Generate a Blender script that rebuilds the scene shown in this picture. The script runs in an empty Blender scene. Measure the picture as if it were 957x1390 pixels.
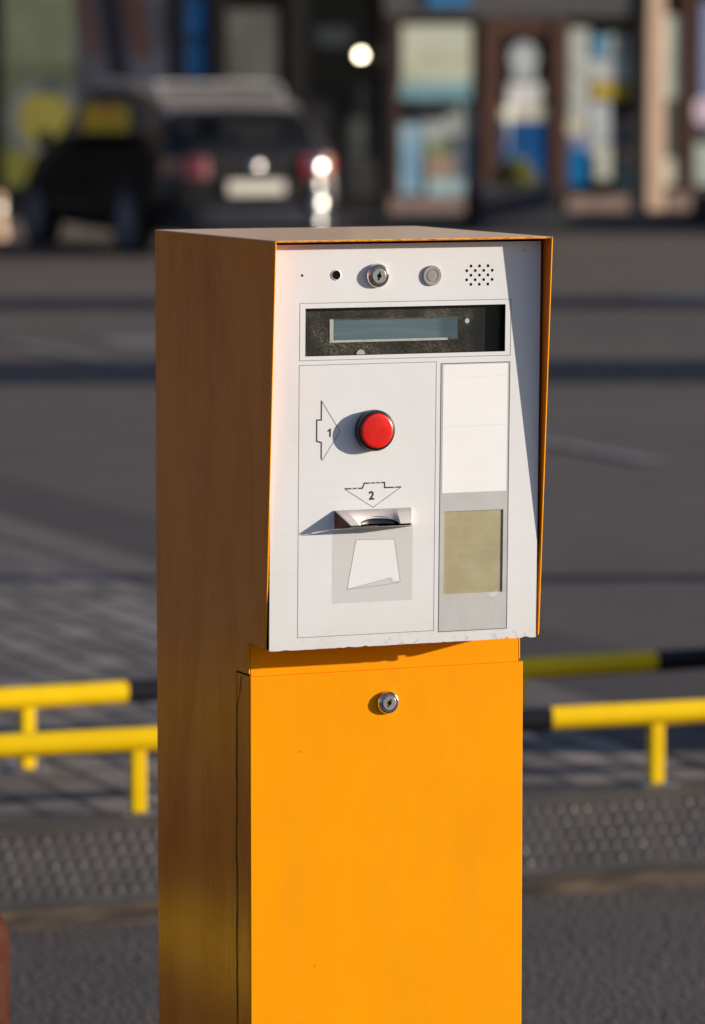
import bpy, bmesh, math, random
from mathutils import Vector, Matrix
random.seed(7)
C = bpy.context.scene.collection
R = math.radians
PI = math.pi

# ------------------------------------------------------------------ helpers
class MB:
    """collects shapes (world coordinates) and links them as ONE mesh object"""
    def __init__(s): s.bm = bmesh.new()
    def face(s, pts):
        try: return s.bm.faces.new([s.bm.verts.new(p) for p in pts])
        except ValueError: return None
    def box(s, x0, x1, y0, y1, z0, z1):
        v = [s.bm.verts.new(p) for p in ((x0,y0,z0),(x1,y0,z0),(x1,y1,z0),(x0,y1,z0),(x0,y0,z1),(x1,y0,z1),(x1,y1,z1),(x0,y1,z1))]
        for f in ((0,3,2,1),(4,5,6,7),(0,1,5,4),(1,2,6,5),(2,3,7,6),(3,0,4,7)): s.bm.faces.new([v[i] for i in f])
        return s
    def prism(s, pts, vec):
        vec = Vector(vec)
        a = [s.bm.verts.new(p) for p in pts]; b = [s.bm.verts.new(Vector(p)+vec) for p in pts]
        n = len(a)
        s.bm.faces.new(a[::-1]); s.bm.faces.new(b)
        for i in range(n): s.bm.faces.new((a[i], a[(i+1)%n], b[(i+1)%n], b[i]))
        return s
    def lathe(s, org, axis, prof, n=40, cap=True):
        """profile of (radius, distance along axis)"""
        axis = Vector(axis).normalized(); org = Vector(org)
        u = axis.orthogonal().normalized(); w = axis.cross(u)
        rings = []
        for r, d in prof:
            if r <= 1e-7: rings.append([s.bm.verts.new(org+axis*d)])
            else: rings.append([s.bm.verts.new(org+axis*d+(u*math.cos(2*PI*i/n)+w*math.sin(2*PI*i/n))*r) for i in range(n)])
        for a, b in zip(rings, rings[1:]):
            for i in range(n):
                j = (i+1) % n
                q = [a[i % len(a)], a[j % len(a)], b[j % len(b)], b[i % len(b)]]
                q = list(dict.fromkeys(q))
                if len(q) > 2: s.bm.faces.new(q)
        if cap:
            if len(rings[0]) > 1: s.bm.faces.new(rings[0][::-1])
            if len(rings[-1]) > 1: s.bm.faces.new(rings[-1])
        return s
    def tube(s, path, r, n=20, cap=True):
        path = [Vector(p) for p in path]; rings = []
        t0 = (path[1]-path[0]).normalized(); u = t0.orthogonal().normalized()
        for i, p in enumerate(path):
            t = (path[min(i+1, len(path)-1)]-path[max(i-1, 0)]).normalized()
            u = (u - t*u.dot(t)).normalized(); w = t.cross(u)
            rings.append([s.bm.verts.new(p+(u*math.cos(2*PI*k/n)+w*math.sin(2*PI*k/n))*r) for k in range(n)])
        for a, b in zip(rings, rings[1:]):
            for k in range(n): s.bm.faces.new((a[k], a[(k+1)%n], b[(k+1)%n], b[k]))
        if cap: s.bm.faces.new(rings[0][::-1]); s.bm.faces.new(rings[-1])
        return s
    def build(s, name, m, parent=None, org=(0,0,0), smooth=None, bevel=0, seg=2):
        bm = s.bm
        bmesh.ops.recalc_face_normals(bm, faces=bm.faces)
        bmesh.ops.translate(bm, verts=bm.verts, vec=-Vector(org))
        me = bpy.data.meshes.new(name); bm.to_mesh(me); bm.free()
        return link(name, me, m, parent, smooth, bevel, seg)

def link(name, me, m, parent=None, smooth=None, bevel=0, seg=2):
    if not me.materials: me.materials.append(m)
    o = bpy.data.objects.new(name, me); C.objects.link(o)
    if parent: o.parent = parent
    if smooth is not None:
        for p in me.polygons: p.use_smooth = True
        me.set_sharp_from_angle(angle=R(smooth))
    if bevel:
        b = o.modifiers.new('bevel', 'BEVEL'); b.width = bevel; b.segments = seg; b.limit_method = 'ANGLE'; b.angle_limit = R(35)
        if smooth is None:
            for p in me.polygons: p.use_smooth = True
        b.harden_normals = True
    return o

def tag(o, label, cat, group=None):
    o['label'] = label; o['category'] = cat
    if group: o['group'] = group
    return o
def thing(name, label, cat, loc, group=None):
    o = bpy.data.objects.new(name, None); C.objects.link(o); o.location = loc; o.empty_display_size = .1
    return tag(o, label, cat, group)
def struct(o): o['kind'] = 'structure'; return o

# ------------------------------------------------------------------ materials
def newmat(name):
    m = bpy.data.materials.new(name); m.use_nodes = True
    nt = m.node_tree; b = nt.nodes['Principled BSDF']
    return m, nt, b
def N(nt, t, **kw):
    n = nt.nodes.new(t)
    for k, v in kw.items():
        if k in n.inputs: n.inputs[k].default_value = v
        else: setattr(n, k, v)
    return n
def ramp(nt, fac, stops):
    r = nt.nodes.new('ShaderNodeValToRGB'); e = r.color_ramp.elements
    while len(e) < len(stops): e.new(.5)
    for el, (p, c) in zip(e, stops):
        el.position = p; el.color = (*c, 1) if len(c) == 3 else c
    nt.links.new(fac, r.inputs['Fac']); return r.outputs['Color']
def mix(nt, fac, a, b, mode='MIX'):
    n = nt.nodes.new('ShaderNodeMix'); n.data_type = 'RGBA'; n.blend_type = mode
    for s, v in ((n.inputs[0], fac), (n.inputs[6], a), (n.inputs[7], b)):
        if isinstance(v, (int, float)): s.default_value = v
        elif isinstance(v, tuple): s.default_value = (*v, 1)
        else: nt.links.new(v, s)
    return n.outputs[2]
def coords(nt, scale=(1,1,1), loc=(0,0,0)):
    t = nt.nodes.new('ShaderNodeTexCoord'); mp = nt.nodes.new('ShaderNodeMapping')
    mp.inputs['Scale'].default_value = scale; mp.inputs['Location'].default_value = loc
    nt.links.new(t.outputs['Object'], mp.inputs['Vector']); return mp.outputs['Vector']
def noise(nt, vec, scale, detail=4, rough=.55):
    n = N(nt, 'ShaderNodeTexNoise', Scale=scale, Detail=detail, Roughness=rough)
    nt.links.new(vec, n.inputs['Vector']); return n.outputs['Fac']
def math_(nt, op, a, b=None, clamp=False):
    n = nt.nodes.new('ShaderNodeMath'); n.operation = op; n.use_clamp = clamp
    for s, v in zip(n.inputs, (a, b)):
        if v is None: continue
        if isinstance(v, (int, float)): s.default_value = v
        else: nt.links.new(v, s)
    return n.outputs[0]
def bump(nt, b, h, strength=.2, dist=.001):
    n = N(nt, 'ShaderNodeBump', Strength=strength, Distance=dist)
    nt.links.new(h, n.inputs['Height']); nt.links.new(n.outputs[0], b.inputs['Normal'])

def plain(name, col, rough=.5, metal=0, var=.12, scale=8, bmp=0, bscale=200, spec=.5, coat=0):
    m, nt, b = newmat(name)
    v = coords(nt)
    f = noise(nt, v, scale)
    c = ramp(nt, f, [(.3, tuple(x*(1-var) for x in col)), (.7, tuple(min(1, x*(1+var)) for x in col))])
    nt.links.new(c, b.inputs['Base Color'])
    b.inputs['Metallic'].default_value = metal; b.inputs['Specular IOR Level'].default_value = spec
    rr = ramp(nt, noise(nt, v, scale*3), [(.3, (rough*.85,)*3), (.7, (min(1, rough*1.15),)*3)])
    nt.links.new(rr, b.inputs['Roughness'])
    if coat: b.inputs['Coat Weight'].default_value = coat; b.inputs['Coat Roughness'].default_value = .04
    if bmp: bump(nt, b, noise(nt, v, bscale, 3), bmp, .001)
    return m

def glass(name, tint=(.02,.025,.03), through=.6, rough=.02):
    m, nt, b = newmat(name)
    b.inputs['Base Color'].default_value = (*tint, 1); b.inputs['Roughness'].default_value = rough
    t = N(nt, 'ShaderNodeBsdfTransparent'); mx = N(nt, 'ShaderNodeMixShader', Fac=through)
    out = nt.nodes['Material Output']
    nt.links.new(b.outputs[0], mx.inputs[1]); nt.links.new(t.outputs[0], mx.inputs[2]); nt.links.new(mx.outputs[0], out.inputs['Surface'])
    return m

M = {}
# --- orange powder coat of the ticket machine, clean on the front, rusty dust on sides and top brightened for bounced light and sky sheen
def orange_mat(name, dusty, top=1.0):
    m, nt, b = newmat(name)
    v = coords(nt)
    base = ramp(nt, noise(nt, v, 6), [(.3, (.93,.335,.001)), (.7, (.98,.365,.001))])
    fine = noise(nt, v, 700, 2)
    if dusty:
        streak = noise(nt, coords(nt, (38,38,5)), 1, 6, .75)
        grain = noise(nt, v, 420, 4, .75)
        blot = noise(nt, v, 5, 5, .6)
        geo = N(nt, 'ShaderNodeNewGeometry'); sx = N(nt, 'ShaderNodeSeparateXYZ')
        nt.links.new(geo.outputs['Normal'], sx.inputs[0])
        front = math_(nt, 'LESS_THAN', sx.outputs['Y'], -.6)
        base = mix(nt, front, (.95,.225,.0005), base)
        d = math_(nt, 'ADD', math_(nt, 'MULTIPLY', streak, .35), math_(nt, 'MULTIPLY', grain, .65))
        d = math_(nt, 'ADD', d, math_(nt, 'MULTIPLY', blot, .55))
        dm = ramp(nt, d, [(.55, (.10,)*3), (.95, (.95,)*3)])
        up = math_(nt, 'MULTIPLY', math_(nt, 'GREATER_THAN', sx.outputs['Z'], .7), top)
        dtone = ramp(nt, noise(nt, coords(nt, (12,12,3)), 1, 6, .7), [(.35, (.62,.135,.008)), (.5,(.90,.205,.010)), (.65, (.97,.28,.03))])  # side dust brightened in place of light bounced off the ground
        dcol = mix(nt, up, dtone, (1.0,.68,.44))  # pale top colour paints the sky's sheen over the dust
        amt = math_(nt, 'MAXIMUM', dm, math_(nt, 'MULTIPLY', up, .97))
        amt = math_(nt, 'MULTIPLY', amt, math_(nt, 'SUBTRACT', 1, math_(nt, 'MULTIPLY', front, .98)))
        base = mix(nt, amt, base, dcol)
        gr = ramp(nt, noise(nt, v, 520, 3, .8), [(.36, (.52,)*3), (.5, (1,)*3), (.66, (1.0,.95,.9))])
        base = mix(nt, math_(nt, 'SUBTRACT', .75, math_(nt, 'MULTIPLY', math_(nt, 'MAXIMUM', front, up), .68)), base, gr, 'MULTIPLY')
        sd = ramp(nt, noise(nt, coords(nt, (120,120,7)), 1, 5, .75), [(.56, (0,)*3), (.70, (1,)*3)])
        base = mix(nt, math_(nt, 'MULTIPLY', sd, math_(nt, 'SUBTRACT', .5, math_(nt, 'MULTIPLY', math_(nt, 'MAXIMUM', front, up), .5))), base, (.95,.42,.10))
        grime = ramp(nt, noise(nt, coords(nt, (20,20,4)), 1, 6, .7), [(.42, (0,)*3), (.75, (1,)*3)])
        base = mix(nt, math_(nt, 'MULTIPLY', grime, math_(nt, 'MULTIPLY', front, .16)), base, (.62,.22,.02))
        # chips of bare steel near the edges
        ch = ramp(nt, noise(nt, v, 60, 5, .7), [(.70, (0,)*3), (.73, (1,)*3)])
        base = mix(nt, math_(nt, 'MULTIPLY', ch, .45), base, (.10,.06,.05))
        tc = N(nt, 'ShaderNodeTexCoord'); sz = N(nt, 'ShaderNodeSeparateXYZ'); nt.links.new(tc.outputs['Object'], sz.inputs[0])
        lip = math_(nt, 'MULTIPLY', math_(nt, 'GREATER_THAN', sz.outputs['Z'], .5085), front)
        lc = ramp(nt, noise(nt, coords(nt, (90,90,300)), 1, 5, .75), [(.50, (0,)*3), (.56, (1,)*3)])
        base = mix(nt, math_(nt, 'MULTIPLY', math_(nt, 'MULTIPLY', lip, lc), .8), base, (.22,.10,.06))
        b.inputs['Roughness'].default_value = .25
        nt.links.new(ramp(nt, math_(nt, 'MAXIMUM', up, front), [(0, (.30,)*3), (1, (.04,)*3)]), b.inputs['Specular IOR Level'])
        rg = ramp(nt, front, [(0, (.15,)*3), (1, (.5,)*3)]); nt.links.new(rg, b.inputs['Roughness'])
    else:
        sp = ramp(nt, noise(nt, v, 90, 3, .6), [(.73, (0,)*3), (.76, (1,)*3)])
        base = mix(nt, math_(nt, 'MULTIPLY', sp, .25), base, (.45,.15,.01))
        b.inputs['Roughness'].default_value = .42; b.inputs['Specular IOR Level'].default_value = .15
    nt.links.new(base, b.inputs['Base Color'])
    bump(nt, b, fine, .12 if not dusty else .15, .0005)
    return m
M['orange'] = orange_mat('orange_paint', False)
M['orange_dusty_lit'] = orange_mat('dusty_lit_orange_paint', True)
M['orange_door'] = orange_mat('door_orange_paint', True, 0.0)

def white_panel():
    m, nt, b = newmat('white_panel_paint')
    v = coords(nt)
    base = ramp(nt, noise(nt, v, 9, 4), [(.3, (.755,.755,.745)), (.7, (.80,.80,.79))])
    br = noise(nt, coords(nt, (4,1,400)), 1, 3)
    base = mix(nt, .06, base, br)
    # chips and grime along the bottom edge
    t = N(nt, 'ShaderNodeTexCoord'); sx = N(nt, 'ShaderNodeSeparateXYZ'); nt.links.new(t.outputs['Object'], sx.inputs[0])
    low = ramp(nt, sx.outputs['Z'], [(0, (1,)*3), (.03, (0,)*3)])
    low2 = ramp(nt, sx.outputs['Z'], [(0, (1,)*3), (.09, (0,)*3)])
    chip = ramp(nt, noise(nt, v, 130, 4, .6), [(.61, (0,)*3), (.64, (1,)*3)])
    base = mix(nt, math_(nt, 'MULTIPLY', chip, math_(nt, 'MULTIPLY', low, .7)), base, (.28,.25,.2))
    dust = noise(nt, v, 35, 6, .7)
    base = mix(nt, math_(nt, 'MULTIPLY', low2, math_(nt, 'MULTIPLY', dust, .35)), base, (.5,.45,.38))
    sm = ramp(nt, noise(nt, coords(nt, (14,14,5)), 1, 5, .7), [(.45, (0,)*3), (.8, (1,)*3)])
    base = mix(nt, math_(nt, 'MULTIPLY', sm, .22), base, (.60,.575,.53))
    scr = ramp(nt, noise(nt, coords(nt, (260,1,12)), 1, 3, .6), [(.72, (0,)*3), (.78, (1,)*3)])
    base = mix(nt, math_(nt, 'MULTIPLY', scr, .12), base, (.5,.48,.45))
    spk = ramp(nt, noise(nt, v, 160, 2, .5), [(.76, (0,)*3), (.79, (1,)*3)])
    base = mix(nt, math_(nt, 'MULTIPLY', spk, .35), base, (.35,.3,.25))
    nt.links.new(base, b.inputs['Base Color']); b.inputs['Roughness'].default_value = .38
    bump(nt, b, noise(nt, v, 14, 3), .06, .004)
    return m
M['white'] = white_panel()
M['sticker'] = plain('white_sticker', (.86,.855,.84), .5, var=.02, scale=20)
M['greysheet'] = plain('grey_printed_foil', (.50,.495,.48), .45, var=.05, scale=25, bmp=.15, bscale=60)
M['print_grey'] = plain('light_grey_print', (.60,.60,.585), .45, var=.03)
M['ink'] = plain('black_ink', (.012,.012,.014), .5, var=.1)
M['line'] = plain('thin_grey_ink', (.12,.12,.12), .5, var=.1)
M['void'] = plain('dark_opening', (.004,.004,.004), .9, var=.1, spec=.1)
M['blackplastic'] = plain('black_plastic', (.012,.012,.013), .32, var=.2, scale=60)
M['red'] = plain('red_button_plastic', (.72,.012,.006), .3, var=.12, scale=40, coat=.3)
M['chrome'] = plain('chromed_steel', (.72,.70,.68), .14, 1, var=.1, scale=60)
M['plug'] = plain('worn_lock_plug', (.62,.60,.57), .32, .9, var=.12, scale=200)
M['steel'] = plain('brushed_steel', (.46,.44,.42), .38, 1, var=.12, scale=80, bmp=.1, bscale=300)
M['discgrey'] = plain('dull_grey_metal', (.33,.31,.28), .5, .5, var=.12, scale=90)
M['slotmetal'] = plain('dusty_bright_sheet_metal', (.60,.545,.515), .5, .1, var=.06, scale=25)

def olive():
    m, nt, b = newmat('yellowed_window_film')
    v = coords(nt)
    c = ramp(nt, noise(nt, v, 25, 6, .65), [(.25, (.35,.295,.16)), (.5, (.40,.34,.19)), (.8, (.47,.41,.25))])
    sc = noise(nt, coords(nt, (3,1,900)), 1, 2)
    c = mix(nt, .08, c, sc)
    nt.links.new(c, b.inputs['Base Color']); b.inputs['Roughness'].default_value = .3
    return m
M['olive'] = olive()
def dusty_black():
    m, nt, b = newmat('dusty_black_display')
    v = coords(nt)
    d1 = noise(nt, v, 620, 6, .85); d2 = noise(nt, v, 30, 4, .6)
    t = N(nt, 'ShaderNodeTexCoord'); sx = N(nt, 'ShaderNodeSeparateXYZ'); nt.links.new(t.outputs['Object'], sx.inputs[0])
    right = ramp(nt, math_(nt, 'MULTIPLY', sx.outputs['X'], 1.0), [(.27, (1,)*3), (.305, (0.15,)*3)])  # blackened towards the right, painting the shadow of the recess
    k = math_(nt, 'MULTIPLY', math_(nt, 'MULTIPLY', d1, math_(nt, 'ADD', math_(nt, 'MULTIPLY', d2, .35), .36)), right)
    c = ramp(nt, k, [(.22, (.004,.004,.0035)), (.27, (.014,.013,.009)), (.31, (.06,.054,.038)), (.36, (.24,.22,.16))])
    nt.links.new(c, b.inputs['Base Color']); b.inputs['Roughness'].default_value = .35
    return m
M['dustblack'] = dusty_black()
def lcd():
    m, nt, b = newmat('lcd_glass')
    v = coords(nt)
    c = ramp(nt, noise(nt, coords(nt, (6,1,120)), 1, 4, .6), [(.3, (.080,.125,.145)), (.7, (.125,.18,.20))])
    sp = ramp(nt, noise(nt, v, 500, 3, .7), [(.62, (0,)*3), (.75, (1,)*3)])
    c = mix(nt, math_(nt, 'MULTIPLY', sp, .3), c, (.3,.36,.36))
    t = N(nt, 'ShaderNodeTexCoord'); sx = N(nt, 'ShaderNodeSeparateXYZ'); nt.links.new(t.outputs['Object'], sx.inputs[0])
    rt = ramp(nt, sx.outputs['X'], [(.225, (0,)*3), (.235, (.55,)*3)])
    c = mix(nt, rt, c, (.03,.07,.085))
    nt.links.new(c, b.inputs['Base Color']); b.inputs['Roughness'].default_value = .25
    return m
M['lcd'] = lcd()
M['lcdframe'] = plain('dirty_cream_bezel', (.40,.41,.36), .5, var=.15, scale=80)
M['lcdframe_dark'] = plain('dark_grime_bezel', (.05,.045,.035), .5, var=.3, scale=80)
M['paleblue'] = plain('pale_blue_plastic', (.35,.46,.52), .4)

# --- ground
def asphalt(name, dark=(.040,.037,.036), light=(.068,.062,.059), warm=0):
    m, nt, b = newmat(name)
    v = coords(nt)
    big = noise(nt, v, .35, 5, .6); mid = noise(nt, v, 3, 4); fine = noise(nt, v, 110, 3, .7)
    f = math_(nt, 'ADD', math_(nt, 'MULTIPLY', big, .5), math_(nt, 'ADD', math_(nt, 'MULTIPLY', mid, .35), math_(nt, 'MULTIPLY', fine, .15)))
    c = ramp(nt, f, [(.38, dark), (.62, light)])
    st = N(nt, 'ShaderNodeTexVoronoi', Scale=75); nt.links.new(v, st.inputs['Vector'])
    sp = ramp(nt, st.outputs['Distance'], [(.12, (1,)*3), (.22, (0,)*3)])
    c = mix(nt, math_(nt, 'MULTIPLY', sp, .28), c, (.20,.185,.17))
    nt.links.new(c, b.inputs['Base Color']); b.inputs['Roughness'].default_value = .85
    bump(nt, b, st.outputs['Distance'], .5, .006)
    return m
M['asphalt'] = asphalt('road_asphalt', (.067,.050,.040), (.109,.080,.064))
M['asphalt_front'] = asphalt('worn_foreground_asphalt', (.054,.042,.035), (.098,.077,.062))
M['gutter'] = asphalt('dirty_gutter_asphalt', (.042,.033,.029), (.068,.053,.045))
def paving():
    m, nt, b = newmat('concrete_block_paving')
    v = coords(nt)
    rot = N(nt, 'ShaderNodeMapping'); rot.inputs['Rotation'].default_value = (0,0,R(90)); nt.links.new(v, rot.inputs['Vector'])
    br = N(nt, 'ShaderNodeTexBrick', Scale=1.0, **{'Mortar Size': .016, 'Brick Width': .24, 'Row Height': .12, 'Bias': 0.0, 'Mortar Smooth': .3})
    br.inputs['Color1'].default_value = (.13,.108,.09,1); br.inputs['Color2'].default_value = (.38,.31,.255,1); br.inputs['Mortar'].default_value = (.04,.034,.03,1)
    nt.links.new(rot.outputs[0], br.inputs['Vector'])
    big = noise(nt, v, .9, 5, .6)
    c = mix(nt, .55, br.outputs['Color'], ramp(nt, big, [(.35, (.40,.40,.41)), (.65, (.62,.56,.52))]), 'MULTIPLY')
    c = mix(nt, .5, c, br.outputs['Color'])
    c = mix(nt, .12, c, ramp(nt, noise(nt, v, 90, 3, .7), [(.3, (.05,.05,.05)), (.7, (.2,.18,.17))]))
    nt.links.new(c, b.inputs['Base Color']); b.inputs['Roughness'].default_value = .8
    bump(nt, b, br.outputs['Fac'], -.5, .004)
    return m
M['paving'] = paving()
M['edging'] = plain('pale_concrete_edging', (.125,.10,.082), .85, var=.2, scale=5, bmp=.4, bscale=80)
M['kerbshade'] = plain('kerb_top_lip_shade', (.055,.047,.041), .85, var=.3, scale=9, bmp=.4, bscale=60)  # dark tone paints the lip's shadow line above the studs
M['kerbstone'] = plain('kerb_concrete', (.16,.145,.125), .85, var=.3, scale=6, bmp=.4, bscale=60)
M['pavement'] = plain('pavement_slabs', (.075,.064,.055), .85, var=.2, scale=2)
M['roadpaint'] = plain('worn_white_road_paint', (.175,.163,.15), .8, var=.4, scale=14)
def plate_mat():
    m, nt, b = newmat('worn_studded_steel')
    v = coords(nt)
    c = ramp(nt, noise(nt, v, 6, 6, .65), [(.3, (.085,.075,.066)), (.6, (.14,.123,.107)), (.8, (.20,.155,.105))])
    rust = ramp(nt, noise(nt, v, 14, 5, .65), [(.60, (0,)*3), (.72, (1,)*3)])
    c = mix(nt, math_(nt, 'MULTIPLY', rust, .5), c, (.20,.115,.06))
    nt.links.new(c, b.inputs['Base Color'])
    b.inputs['Metallic'].default_value = .4; b.inputs['Roughness'].default_value = .40
    bump(nt, b, noise(nt, v, 60, 4), .2, .002)
    return m
M['plate'] = plate_mat()

def banded(name, x0, half=.67):
    """yellow and black bands painted along a rail (object X)"""
    m, nt, b = newmat(name)
    t = N(nt, 'ShaderNodeTexCoord'); sx = N(nt, 'ShaderNodeSeparateXYZ'); nt.links.new(t.outputs['Object'], sx.inputs[0])
    v = t.outputs['Object']
    wob = math_(nt, 'MULTIPLY', math_(nt, 'SUBTRACT', noise(nt, v, 40, 3), .5), .008)
    k = math_(nt, 'DIVIDE', math_(nt, 'SUBTRACT', math_(nt, 'ADD', sx.outputs['X'], wob), x0), half*2)
    band = math_(nt, 'LESS_THAN', math_(nt, 'FRACT', k), .5)
    y = ramp(nt, noise(nt, v, 12, 4), [(.3, (.92,.57,.002)), (.7, (.98,.63,.003))])
    scr = ramp(nt, noise(nt, coords(nt, (6,60,60)), 1, 5, .7), [(.66, (0,)*3), (.74, (1,)*3)])
    y = mix(nt, math_(nt, 'MULTIPLY', scr, .35), y, (.45,.33,.16))
    c = mix(nt, band, (.014,.014,.017), y)
    nt.links.new(c, b.inputs['Base Color']); b.inputs['Roughness'].default_value = .36; b.inputs['Specular IOR Level'].default_value = .22
    return m
M['yellow'] = plain('yellow_enamel', (.95,.60,.002), .4, var=.05, scale=14, bmp=.1, bscale=90, spec=.2)

# background
M['brownframe'] = plain('dark_brown_window_frame', (.062,.027,.018), .6, var=.2, scale=3, spec=.12)
M['blackframe'] = plain('near_black_cladding', (.007,.006,.006), .6, var=.2, scale=2, spec=.1)
M['header'] = plain('grey_shop_fascia', (.055,.053,.055), .6, var=.15, scale=2, spec=.2)
M['tanstone'] = plain('tan_render_column', (.52,.355,.235), .8, var=.1, scale=3)
M['pinkstone'] = plain('pinkish_stone_plinth', (.20,.13,.10), .8, var=.2, scale=4)
M['upperwall'] = plain('ochre_plaster_upper_wall', (.38,.30,.22), .85, var=.1, scale=1)
M['interior'] = plain('dim_shop_interior', (.02,.018,.018), .9)
M['pane'] = glass('shop_window_glass', through=.90, rough=.03)
M['carglass'] = glass('tinted_car_glass', (.01,.012,.012), through=.68)
M['carpaint'] = plain('dark_metallic_car_paint', (.010,.009,.009), .4, .1, var=.1, coat=.22, spec=.3)
M['carroof'] = plain('skylit_car_roof', (.20,.185,.17), .4, .1, var=.15, coat=.3)  # pale tone paints the sky's reflection on the dark car's roof
M['tyre'] = plain('tyre_rubber', (.012,.012,.013), .8)
M['rim'] = plain('alloy_rim', (.45,.50,.60), .35, .6)
M['silver'] = plain('satin_silver_trim', (.66,.64,.60), .35, .3)
M['plateno'] = plain('pale_number_plate', (.70,.66,.55), .5, var=.05)
M['planter'] = plain('dark_blue_grey_planter', (.022,.022,.034), .6, var=.15)
def redlens():
    m, nt, b = newmat('red_tail_lens')
    v = coords(nt)
    nt.links.new(ramp(nt, noise(nt, v, 30), [(.3, (.16,.006,.010)), (.7, (.32,.010,.016))]), b.inputs['Base Color'])
    b.inputs['Roughness'].default_value = .12; b.inputs['Coat Weight'].default_value = 1
    return m
M['redlens'] = redlens()
def lamp(name, col, s):
    m, nt, b = newmat(name)
    b.inputs['Emission Color'].default_value = (*col, 1); b.inputs['Emission Strength'].default_value = s
    return m
def blotch(name, stops, scale=2.5, stretch=(1,1,1), seed=0):
    m, nt, b = newmat(name)
    f = noise(nt, coords(nt, stretch, (seed*3.1, seed*1.7, seed*2.3)), scale, 3, .5)
    nt.links.new(ramp(nt, f, [(p, tuple(x*.75 for x in c)) for p, c in stops]), b.inputs['Base Color']); b.inputs['Roughness'].default_value = .7; b.inputs['Specular IOR Level'].default_value = .08
    return m

# ------------------------------------------------------------------ ground
SK = -.06                       # the kerb line runs slightly askew to the machine
def kl(x, y): return y+SK*(x-2.6)
def skew(o):
    for v in o.data.vertices: v.co.y += SK*(v.co.x-2.6)
    return o
def sheet(name, x0, x1, y0, y1, z, m, front=False, back=False):
    b = MB()
    b.face([(x0,kl(x0,y0) if front else y0,z),(x1,kl(x1,y0) if front else y0,z),(x1,kl(x1,y1) if back else y1,z),(x0,kl(x0,y1) if back else y1,z)])
    return struct(b.build(name, m))
sheet('ground', -1500, 1500, -1500, 3000, -.02, M['gutter'])
sheet('foreground_lane', -40, 40, -20, 8.06, 0, M['asphalt_front'], back=True)
sheet('road', -200, 200, 8.30, 300, .150, M['asphalt'], front=True)
sheet('gutter', 4.56, 5.05, 8.32, 41.0-9, .154, M['gutter'], front=True)
sheet('paved_island', -12, 4.34, 8.30, 30, .158, M['paving'], front=True)
sheet('island_edging', 4.343, 4.56, 8.30, 30, .160, M['edging'], front=True)
b = MB(); b.prism([(-40,8.225,-.01),(-40,8.225,.156),(-40,8.30,.162),(-40,8.33,.162),(-40,8.33,-.01)], (80,0,0))
skew(struct(b.build('kerb', M['kerbshade'])))
b = MB(); b.prism([(-40,7.95,-.01),(-40,7.95,.003),(-40,8.06,.020),(-40,8.10,.02),(-40,8.10,-.01)], (80,0,0))
M['haunch'] = blotch('ochre_dusty_concrete', [(.35,(.09,.072,.058)),(.55,(.18,.135,.09)),(.7,(.34,.23,.135))], 7, (1,3,1), 3)
skew(struct(b.build('concrete_haunch', M['haunch'])))
# road markings
def mark(x0, x1, y0, y1):
    b = MB(); b.face([(x0,y0,.158),(x1,y0,.158),(x1,y1,.158),(x0,y1,.158)]); return b
b = MB()
for (x0,x1,y0,y1) in ((7.63,7.77,15.3,17.4),(7.63,7.77,21.5,24),(8.2,9.2,23.3,24.1),(7.63,7.77,8.6,11.2),(13.6,16.5,26.8,27.7)):
    b.face([(x0,y0,.158),(x1,y0,.158),(x1,y1,.158),(x0,y1,.158)])
struct(b.build('road_marking', M['roadpaint']))

# studded steel kerb plate, sloping from the lane up to the island
def kerb_plate():
    bm = bmesh.new()
    y0, z0, y1, z1 = 8.055, .022, 8.222, .158
    L = math.hypot(y1-y0, z1-z0); sv = Vector((0, (y1-y0)/L, (z1-z0)/L)); nv = Vector((0, -(z1-z0)/L, (y1-y0)/L))
    X0, X1 = 1.2, 5.4
    a = [Vector((x, y0, z0))+sv*t for t in (0, L) for x in (X0, X1)]
    lip = [Vector((x, y1+.012, z1+.005)) for x in (X0, X1)]
    v = [bm.verts.new(p) for p in a]+[bm.verts.new(p) for p in lip]
    bm.faces.new((v[0],v[1],v[3],v[2])); bm.faces.new((v[2],v[3],v[5],v[4]))
    nx = int((X1-X0)/.0302)
    for i in range(nx):
        for j in range(5):
            c = Vector((X0+.02+i*.0302, y0, z0))+sv*(.038+j*.036)
            rr = .0095; hs = random.uniform(.6,1.25); rings = []
            for (r, h) in ((rr,0),(rr*.72,.0018*hs),(rr*.3,.0027*hs)):
                rings.append([bm.verts.new(c+Vector((math.cos(k*PI/4)*r,0,0))+sv*(math.sin(k*PI/4)*r)+nv*h) for k in range(8)])
            for p, q in zip(rings, rings[1:]):
                for k in range(8): bm.faces.new((p[k],p[(k+1)%8],q[(k+1)%8],q[k]))
            bm.faces.new(rings[-1])
    me = bpy.data.meshes.new('kerb_plate'); bm.to_mesh(me); bm.free()
    o = skew(link('kerb_plate', me, M['plate'], smooth=60))
    tag(o, 'worn steel kerb plate covered in rows of round studs below the yellow rails', 'steel plate')
kerb_plate()

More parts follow.
